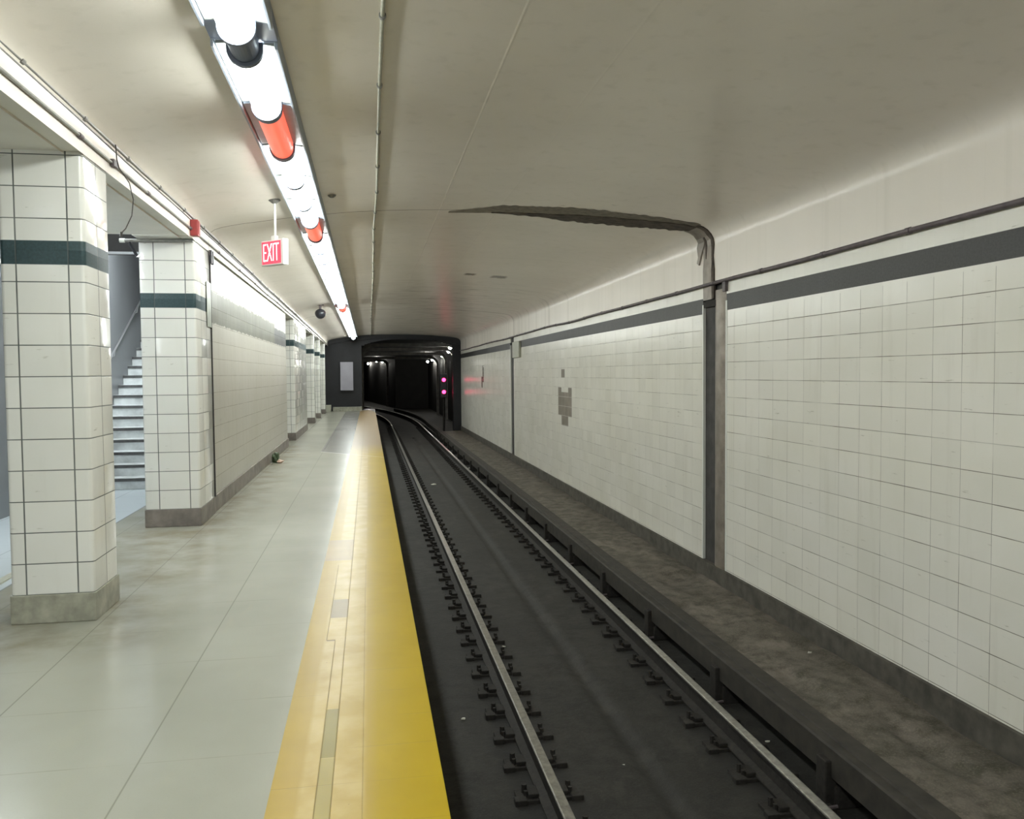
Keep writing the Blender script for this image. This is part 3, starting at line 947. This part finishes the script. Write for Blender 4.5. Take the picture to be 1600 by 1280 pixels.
# red box on fascia
t = empty('red_junction_box', (-1.73, 8.85, 2.985)); tag(t, 'small red box on the fascia conduits above the second column', 'junction box')
bm = BM(); box(bm, -.018, .06, -.05, .05, 0, .165, .012); obj('box_body', bm, M['redbox'], t)
bm = BM(); box(bm, .06, .066, -.04, .04, .02, .145, .004); obj('box_lid', bm, M['redbox'], t)
# pipe across the front of the second column
t = empty('soffit_pipe', (-2.42, 9.00, 2.955)); tag(t, 'short grey pipe under the soffit in front of the second column', 'pipe')
bm = BM(); tube(bm, [(0, 0, 0), (.66, 0, .01)], .018, 10); smooth_angle(obj('pipe', bm, M['conduit'], t), 50)
bm = BM(); tube(bm, [(-.05, 0, 0), (0, 0, 0)], .022, 10); obj('bright_cap', bm, M['white_metal'], t)
bm = BM(); tube(bm, [(.05, 0, 0), (.05, .02, -.04), (.08, .03, -.10), (.10, .05, -.15)], .016, 8); obj('bracket', bm, M['black'], t)

# ------------------------------------------------------------------ exit sign
t = empty('exit_sign', (-.915, 8.75, 3.345)); tag(t, 'red lit EXIT sign hanging on a thin rod from the ceiling', 'sign')
bm = BM(); tube(bm, [(0, 0, -.36), (0, 0, -.02)], .010, 8); obj('rod', bm, M['white_metal'], t)
bm = BM(); tube(bm, [(0, 0, -.03), (0, 0, .0), (0, 0, .01)], .05, 14, radii=[.02, .06, .06]); obj('ceiling_canopy', bm, M['conduit'], t)
rz = radians(-44)
b = empty('sign_body', (0, 0, -.40)); b.parent = t; b.rotation_euler = (0, 0, rz)
b.location = (.0, 0, -.40)
bm = BM(); box(bm, -.165, .165, -.045, .015, -.255, 0, .006)
box(bm, -.03, .03, -.03, .012, 0, .045, .005)
obj('case', bm, M['exit_body'], b)
bm = BM(); box(bm, -.150, .135, -.049, -.045, -.24, -.015); obj('red_face', bm, M['exit_face'], b)
bm = BM(); box(bm, .165, .172, -.05, .02, -.258, .003, .002); obj('end_plate', bm, M['white_metal'], b)
cu = bpy.data.curves.new('exit_text', 'FONT'); cu.body = 'EXIT'; cu.size = .215; cu.extrude = .003; cu.align_x = 'CENTER'; cu.align_y = 'CENTER'; cu.offset = -.004
to = bpy.data.objects.new('letters', cu); COL.objects.link(to)
dg = bpy.context.evaluated_depsgraph_get()
me = bpy.data.meshes.new_from_object(to.evaluated_get(dg))
bpy.data.objects.remove(to)
xs = [v.co.x for v in me.vertices]; zs = [v.co.y for v in me.vertices]
cx_, cy_ = (max(xs) + min(xs)) / 2, (max(zs) + min(zs)) / 2
sx, sz = .235 / (max(xs) - min(xs)), .175 / (max(zs) - min(zs))
for v in me.vertices:
    x, y_, z_ = v.co
    v.co = ((x - cx_) * sx - .006, -.052 - z_ , (y_ - cy_) * sz - .125)
me.materials.clear(); me.materials.append(M['exit_letter'])
o = bpy.data.objects.new('letters', me); COL.objects.link(o); o.parent = b

# ------------------------------------------------------------------ dome camera
t = empty('dome_camera', (-1.13, 20.6, cz(-1.13, 20.6))); tag(t, 'black round dome hanging from the ceiling left of the lights', 'dome camera')
bm = BM(); tube(bm, [(0, 0, .01), (0, 0, -.01), (0, 0, -.012), (0, 0, -.10)], .03, 12, radii=[.09, .09, .03, .03]); obj('mount', bm, M['conduit_dark'], t)
bm = BM(); bmesh.ops.create_uvsphere(bm, u_segments=24, v_segments=14, radius=.13)
for v in bm.verts: v.co.z = v.co.z * (1.05 if v.co.z < 0 else .85) - .20
obj('dome', bm, M['black'], t, smooth=True)

# sprinkler-like fleck on ceiling
t = empty('ceiling_nozzle', (-.345, 8.75, cz(-.345, 8.75))); tag(t, 'tiny dark fitting on the ceiling right of the lights', 'fitting')
bm = BM(); tube(bm, [(0, 0, .005), (0, 0, -.012), (0, 0, -.03)], .03, 10, radii=[.045, .04, .015]); obj('nozzle', bm, M['conduit'], t)

# ------------------------------------------------------------------ peeling joint strip across the vault
t = empty('peeling_joint', (0, 9.6, 3.3)); tag(t, 'peeling brown strip of bare concrete crossing the ceiling and cove to the wall joint', 'damaged joint')
def jy(x): return 9.79 - .09 * (x - .1)
def strip(fa, fb, x0, x1, n, dz, mat, name):
    bm = BM(); A = []; B = []; C_ = []; D = []
    for i in range(n + 1):
        x = x0 + (x1 - x0) * i / n
        ya, yb = fa(x), fb(x)
        zz = cz(min(x, 4.05), ya)
        A.append(bm.verts.new((x, ya - 9.6, zz - 3.3 - dz))); B.append(bm.verts.new((x, yb - 9.6, zz - 3.3 - dz)))
        C_.append(bm.verts.new((x, ya - 9.6, zz - 3.3 + .01))); D.append(bm.verts.new((x, yb - 9.6, zz - 3.3 + .01)))
    for i in range(n):
        bm.faces.new((A[i], A[i + 1], B[i + 1], B[i])); bm.faces.new((C_[i], C_[i + 1], D[i + 1], D[i]))
        bm.faces.new((A[i], A[i + 1], C_[i + 1], C_[i])); bm.faces.new((B[i], B[i + 1], D[i + 1], D[i]))
    bm.faces.new((A[0], B[0], D[0], C_[0])); bm.faces.new((A[n], B[n], D[n], C_[n]))
    return obj(name, bm, mat, t)
def nz(x, s, a): return a * noise.noise(Vector((x * s, 4.4, s)))
def taper(x, a, b): return max(0.0, min(1.0, (x - a) / (b - a)))
def fa(x): return jy(x) - .03 - .34 * taper(x, .95, 1.5) * (1 - .75 * taper(x, 2.3, 3.9)) + nz(x, 14, .05) * taper(x, 1, 1.4)
def fb(x): return jy(x) + .0 + nz(x, 9, .02)
def fc(x): return jy(x) + .02 + .42 * taper(x, 1.5, 2.7) * (1 - .35 * taper(x, 3.2, 4.0)) + nz(x, 12, .10) * taper(x, 1.5, 2)
strip(fa, lambda x: fb(x) + .05, .95, 3.9, 120, .006, M['peel'], 'bare_plaster')
strip(fb, fc, 1.45, 3.9, 110, .012, M['peel_dark'], 'rusted_edge')
# around the cove and down the wall
cove = [(3.88, 3.324), (3.95, 3.303), (4.01, 3.27), (4.055, 3.22), (4.08, 3.165), (4.09, 3.10), (4.09, 2.95), (4.09, 2.8), (4.09, 2.64), (4.09, 2.45)]
def cstrip(ya, yb, off, mat, name, k0=0, k1=None):
    bm = BM(); c = cove[k0:k1]; n = len(c)
    rows_ = []
    for i, (x, z) in enumerate(c):
        nx, nz_ = (-.5, -.85) if i + k0 < 2 else ((-.8, -.6) if i + k0 < 4 else (-1, 0))
        a = ya(z) + nz(z * 3, 3, .03); b = yb(z) + nz(z * 3 + 5, 3, .03)
        rows_.append([bm.verts.new((x + nx * off, a - 9.6, z + nz_ * off - 3.3)), bm.verts.new((x + nx * off, b - 9.6, z + nz_ * off - 3.3)),
                      bm.verts.new((x + .01, b - 9.6, z - 3.3)), bm.verts.new((x + .01, a - 9.6, z - 3.3))])
    for p, q in zip(rows_, rows_[1:]):
        for i in range(4): bm.faces.new((p[i], p[(i + 1) % 4], q[(i + 1) % 4], q[i]))
    bm.faces.new(rows_[0]); bm.faces.new(rows_[-1])
    return obj(name, bm, mat, t)
cstrip(lambda z: 9.36, lambda z: 9.42 if z < 3.2 else 9.46, .014, M['peel_dark'], 'dark_edge')
cstrip(lambda z: 9.42 if z < 3.2 else 9.45, lambda z: 9.68 if z < 3.15 else 9.80, .010, M['channel_plate'], 'bare_plaster')
cstrip(lambda z: 9.56, lambda z: 9.60, .016, M['peel_dark'], 'crack', 3, 7)
# hanging flake beside the cove
bm = BM()
L = [(9.62, 3.20), (9.80, 3.22), (9.86, 3.12), (9.82, 3.00), (9.86, 2.93), (9.80, 2.90), (9.76, 2.96), (9.70, 3.05), (9.64, 3.12)]
a = [bm.verts.new((4.07 - XW + 4.09, y - 9.6, z - 3.3)) for y, z in L]; b_ = [bm.verts.new((4.095, y - 9.6, z - 3.3)) for y, z in L]
bm.faces.new(a); bm.faces.new(b_)
for i in range(len(L)): bm.faces.new((a[i], a[(i + 1) % len(L)], b_[(i + 1) % len(L)], b_[i]))
obj('hanging_flake', bm, M['channel_plate'], t)

# ------------------------------------------------------------------ litter
t = empty('crumpled_wrapper', (-1.62, 15.4, 0)); tag(t, 'crumpled dark green wrapper on the floor against the tiled wall', 'litter')
bm = BM(); bmesh.ops.create_icosphere(bm, subdivisions=3, radius=.07)
for v in bm.verts:
    v.co *= 1 + .5 * noise.noise(v.co * 22); v.co.z = max(v.co.z * 1.6, -.07) + .07; v.co.x -= .05
obj('green_bag', bm, M['litter_green'], t)
bm = BM(); bmesh.ops.create_icosphere(bm, subdivisions=3, radius=.06)
for v in bm.verts:
    v.co *= 1 + .5 * noise.noise(v.co * 20 + Vector((4, 4, 4))); v.co.z = max(v.co.z * .5, -.03) + .03; v.co.x += .03; v.co.y -= .12
obj('pale_paper', bm, M['litter_pale'], t)
k = 0
def scrap(x, y, z, s, label):
    bm = BM()
    n = 7
    ring = [(s * (.7 + .5 * random.random()) * cos(2 * pi * i / n), s * (.5 + .5 * random.random()) * sin(2 * pi * i / n)) for i in range(n)]
    a = [bm.verts.new((p, q, .004 + .4 * s * random.random())) for p, q in ring]
    b = [bm.verts.new((p, q, .0)) for p, q in ring]
    c = bm.verts.new((0, 0, s * .5)); d = bm.verts.new((0, 0, 0))
    for i in range(n):
        j = (i + 1) % n
        bm.faces.new((a[i], a[j], c)); bm.faces.new((b[j], b[i], d)); bm.faces.new((a[i], a[j], b[j], b[i]))
    o = obj('paper_scrap', bm, M['paper'], loc=(x, y, z))
    tag(o, label, 'litter', 'scraps of litter on the track')
scrap(2.95, 24.3, -1.245, .09, 'pale paper scrap between the right rail and power rail, far away')
scrap(3.2, 24.9, -.975, .08, 'pale paper scrap on the bench edge, far away')
scrap(1.6, 21.0, -1.245, .07, 'pale scrap between the running rails, far away')
scrap(1.33, 8.3, -1.245, .02, 'tiny white scrap just right of the left rail')
scrap(.72, 6.6, -1.245, .02, 'tiny white scrap between the left rail and the platform')
scrap(2.80, 7.4, -1.245, .022, 'tiny white scrap between the right rail and the power rail bracket')
scrap(2.95, 5.75, -1.245, .02, 'tiny pale scrap beside the power rail, nearest the camera')
scrap(3.86, 6.75, -.955, .02, 'tiny white speck on the bench close to the wall')
scrap(1.78, 5.62, -1.262, .025, 'small reddish scrap in the middle of the track')

# ------------------------------------------------------------------ end wall and portal
def arch(x):
    q = (x - 1.75) / 2.05
    return 2.83 + .30 * max(0, 1 - abs(q) ** 3.2)
bm = BM()
box(bm, XL, -.30, YE, YE + .5, 0.0, 3.6)
box(bm, -.5, -.30, YE, YE + .5, -1.4, 0)
box(bm, 3.74, 4.4, YE, YE + .5, -1.4, 3.6)
N = 30
for i in range(N):
    xa = -.30 + (4.04) * i / N; xb = -.30 + 4.04 * (i + 1) / N
    za = min(arch(xa), arch(xb)) if False else arch((xa + xb) / 2)
    box(bm, xa, xb, YE, YE + .5, za, 3.6)
tag(obj('wall_end', bm, M['portal']), 'black painted end wall with the tunnel mouth', kind='structure')
# dark frame lowering the vault at the end, left of the mouth
bm = BM()
for i in range(28):
    xa = XC + .02 + 5.8 * i / 28; xb = XC + .02 + 5.8 * (i + 1) / 28
    xm = (xa + xb) / 2
    q = (xm - 1.15) / 2.95
    zz = 2.86 + .30 * max(0, 1 - abs(q) ** 3.0)
    box(bm, xa, xb, YE - .12, YE, zz, 3.45)
tag(obj('trim_6', bm, M['portal']), kind='structure')
bm = BM(); box(bm, -1.22, -.67, YE - .16, YE - .1, .90, 2.14, .01)
tag(obj('wall_panel', bm, M['panel']), 'plain lilac grey panel on the black end wall', 'panel')
t = empty('end_step', (-1.1, 36.7, 0)); tag(t, 'low cream step at the foot of the black end wall', 'step')
bm = BM(); box(bm, -.45, .80, -.1, .3, 0, .18, .01); obj('step_block', bm, M['plinth'], t)
bm = BM(); box(bm, -.72, -.50, -.9, -.5, 0, .30, .02)
tag(obj('cream_block', bm, M['conduit_cream'], loc=(-1.1, 36.7, 0)), 'small cream block by the last column', 'block')
bm = BM(); box(bm, XL, 4.4, Y0 - .1, Y0, -1.4, 4)
tag(obj('wall_back_bounce', bm, M['soffit']), kind='structure')  # unseen closing wall added to bounce light back

# ------------------------------------------------------------------ tunnel beyond
bm = BM()
def slab(pts, z0, z1):
    a = [bm.verts.new((x, y, z0)) for x, y in pts]; b = [bm.verts.new((x, y, z1)) for x, y in pts]
    for i in range(len(pts) - 1): bm.faces.new((a[i], a[i + 1], b[i + 1], b[i]))
slab([(-.55, 37.5), (-.75, 45), (-1.3, 52), (-2.9, 62), (-6.5, 78), (-12, 96), (-16, 110)], -1.4, 3.4)
slab([(4.95, 37.5), (4.95, 70), (2.2, 70), (1.0, 80), (-.9, 98), (-3, 110), (-16, 110)], -1.4, 3.4)
tag(obj('wall_tunnel', bm, M['tunnel']), kind='structure')
bm = BM(); box(bm, -16, 5, 37.0, 112, -1.4, -1.26)
tag(obj('floor_tunnel', bm, M['bed']), kind='structure')
bm = BM(); box(bm, -16, 5, 37.5, 112, 3.25, 3.4)
tag(obj('ceiling_tunnel', bm, M['tunnel']), kind='structure')
def rib(y, x0, x1, zt, label, wdt=.16, dep=.35, ry=0):
    """rectangular arch with rounded shoulders"""
    R = .55
    out = [(x0, -1.3), (x0, zt - R)] + [(x0 + R - R * cos(a), zt - R + R * sin(a)) for a in [pi / 2 * i / 6 for i in range(1, 7)]]
    out += [(x1 - R + R * sin(a), zt - R + R * cos(a)) for a in [pi / 2 * i / 6 for i in range(0, 7)]] + [(x1, -1.3)]
    cx = (x0 + x1) / 2
    inn = []
    for (x, z) in out:
        sx_ = (x1 - x0 - 2 * wdt) / (x1 - x0)
        inn.append((cx + (x - cx) * sx_, z - (wdt if z > -1 else 0) * max(0, min(1, (z - (zt - R)) / R))))
    bm = BM()
    rr = [[bm.verts.new((p[0] - cx, yy, p[1] + 1.3)) for p in L_] for L_ in (out, inn) for yy in (0, dep)]
    o0, o1, i0, i1 = rr
    for k_ in range(len(out) - 1):
        for a, b in ((o0, i0), (i0, i1), (i1, o1), (o1, o0)):
            bm.faces.new((a[k_], a[k_ + 1], b[k_ + 1], b[k_]))
    o = obj('tunnel_rib', bm, M['rib'], loc=(cx, y, -1.3))
    tag(o, label, 'tunnel rib', 'tunnel ribs')
    return o
for i, (yy, xa, xb, zt) in enumerate(((41, -.4, 4.45, 3.11), (46, -.5, 4.80, 3.06), (51.5, -.6, 4.85, 2.94), (58, -1.2, 4.85, 2.82))):
    rib(yy, xa, xb, zt, 'tunnel rib with its right end lit, %s behind the tunnel mouth' % ORD[i])
rib(74, -4.5, 1.75, 2.95, 'nearer of two lit arches where the tunnel bends left', .22)
rib(100, -7.2, .12, 3.0, 'farther of two lit arches where the tunnel bends left', .3)
bulbs = [(4.02, 41.15, 2.90, 'tunnel lamp at the top right just inside the mouth'), (4.42, 46.15, 2.84, 'tunnel lamp, second inward along the right side'),
         (4.55, 51.65, 2.72, 'tunnel lamp, third inward along the right side'), (4.42, 58.15, 2.60, 'tunnel lamp, fourth inward along the right side'),
         (4.50, 64.0, 2.56, 'tunnel lamp, farthest along the right side'),
         (1.22, 74.2, 2.74, 'lamp above the nearer bend arch, right one'), (.75, 79.0, 2.84, 'lamp behind the nearer bend arch'),
         (-.05, 88.0, 2.76, 'lamp between the two bend arches'), (-.70, 100.2, 2.70, 'lamp at the farther bend arch, leftmost')]
LB = None
for (x, y, z, lab) in bulbs:
    t = empty('tunnel_lamp', (x, y, z)); tag(t, lab, 'tunnel lamp', 'tunnel lamps')
    if LB is None:
        bm = BM(); bmesh.ops.create_uvsphere(bm, u_segments=12, v_segments=8, radius=.085)
        LB = obj('bulb', bm, M['bulb'], t, smooth=True)
        bm = BM(); tube(bm, [(0, 0, .06), (0, 0, .08), (0, 0, .10)], .02, 8, radii=[.05, .03, .02]); LS = obj('holder', bm, M['steel_dark'], t)
    else:
        for s in (LB, LS):
            c = s.copy(); COL.objects.link(c); c.parent = t
# signal
t = empty('track_signal', (3.42, 38.3, -1.26)); tag(t, 'track signal showing two red lights beside the tunnel mouth', 'signal')
bm = BM(); tube(bm, [(0, 0, 0), (0, 0, 2.75)], .05, 8); obj('post', bm, M['steel_dark'], t)
bm = BM(); box(bm, -.15, .15, -.12, .1, 1.75, 2.85, .03); obj('signal_head', bm, M['black'], t)
for z in (2.575, 2.015):
    bm = BM(); tube(bm, [(0, -.12, z), (0, -.15, z)], .085, 16); o = obj('red_lens', bm, M['signal_red'], t)
    bm = BM()
    n = 12
    ra = [bm.verts.new((.105 * cos(pi * i / n), -.12, z + .105 * sin(pi * i / n))) for i in range(n + 1)]
    rb = [bm.verts.new((.105 * cos(pi * i / n), -.26, z + .105 * sin(pi * i / n))) for i in range(n + 1)]
    for i in range(n): bm.faces.new((ra[i], ra[i + 1], rb[i + 1], rb[i]))
    obj('visor', bm, M['black'], t)
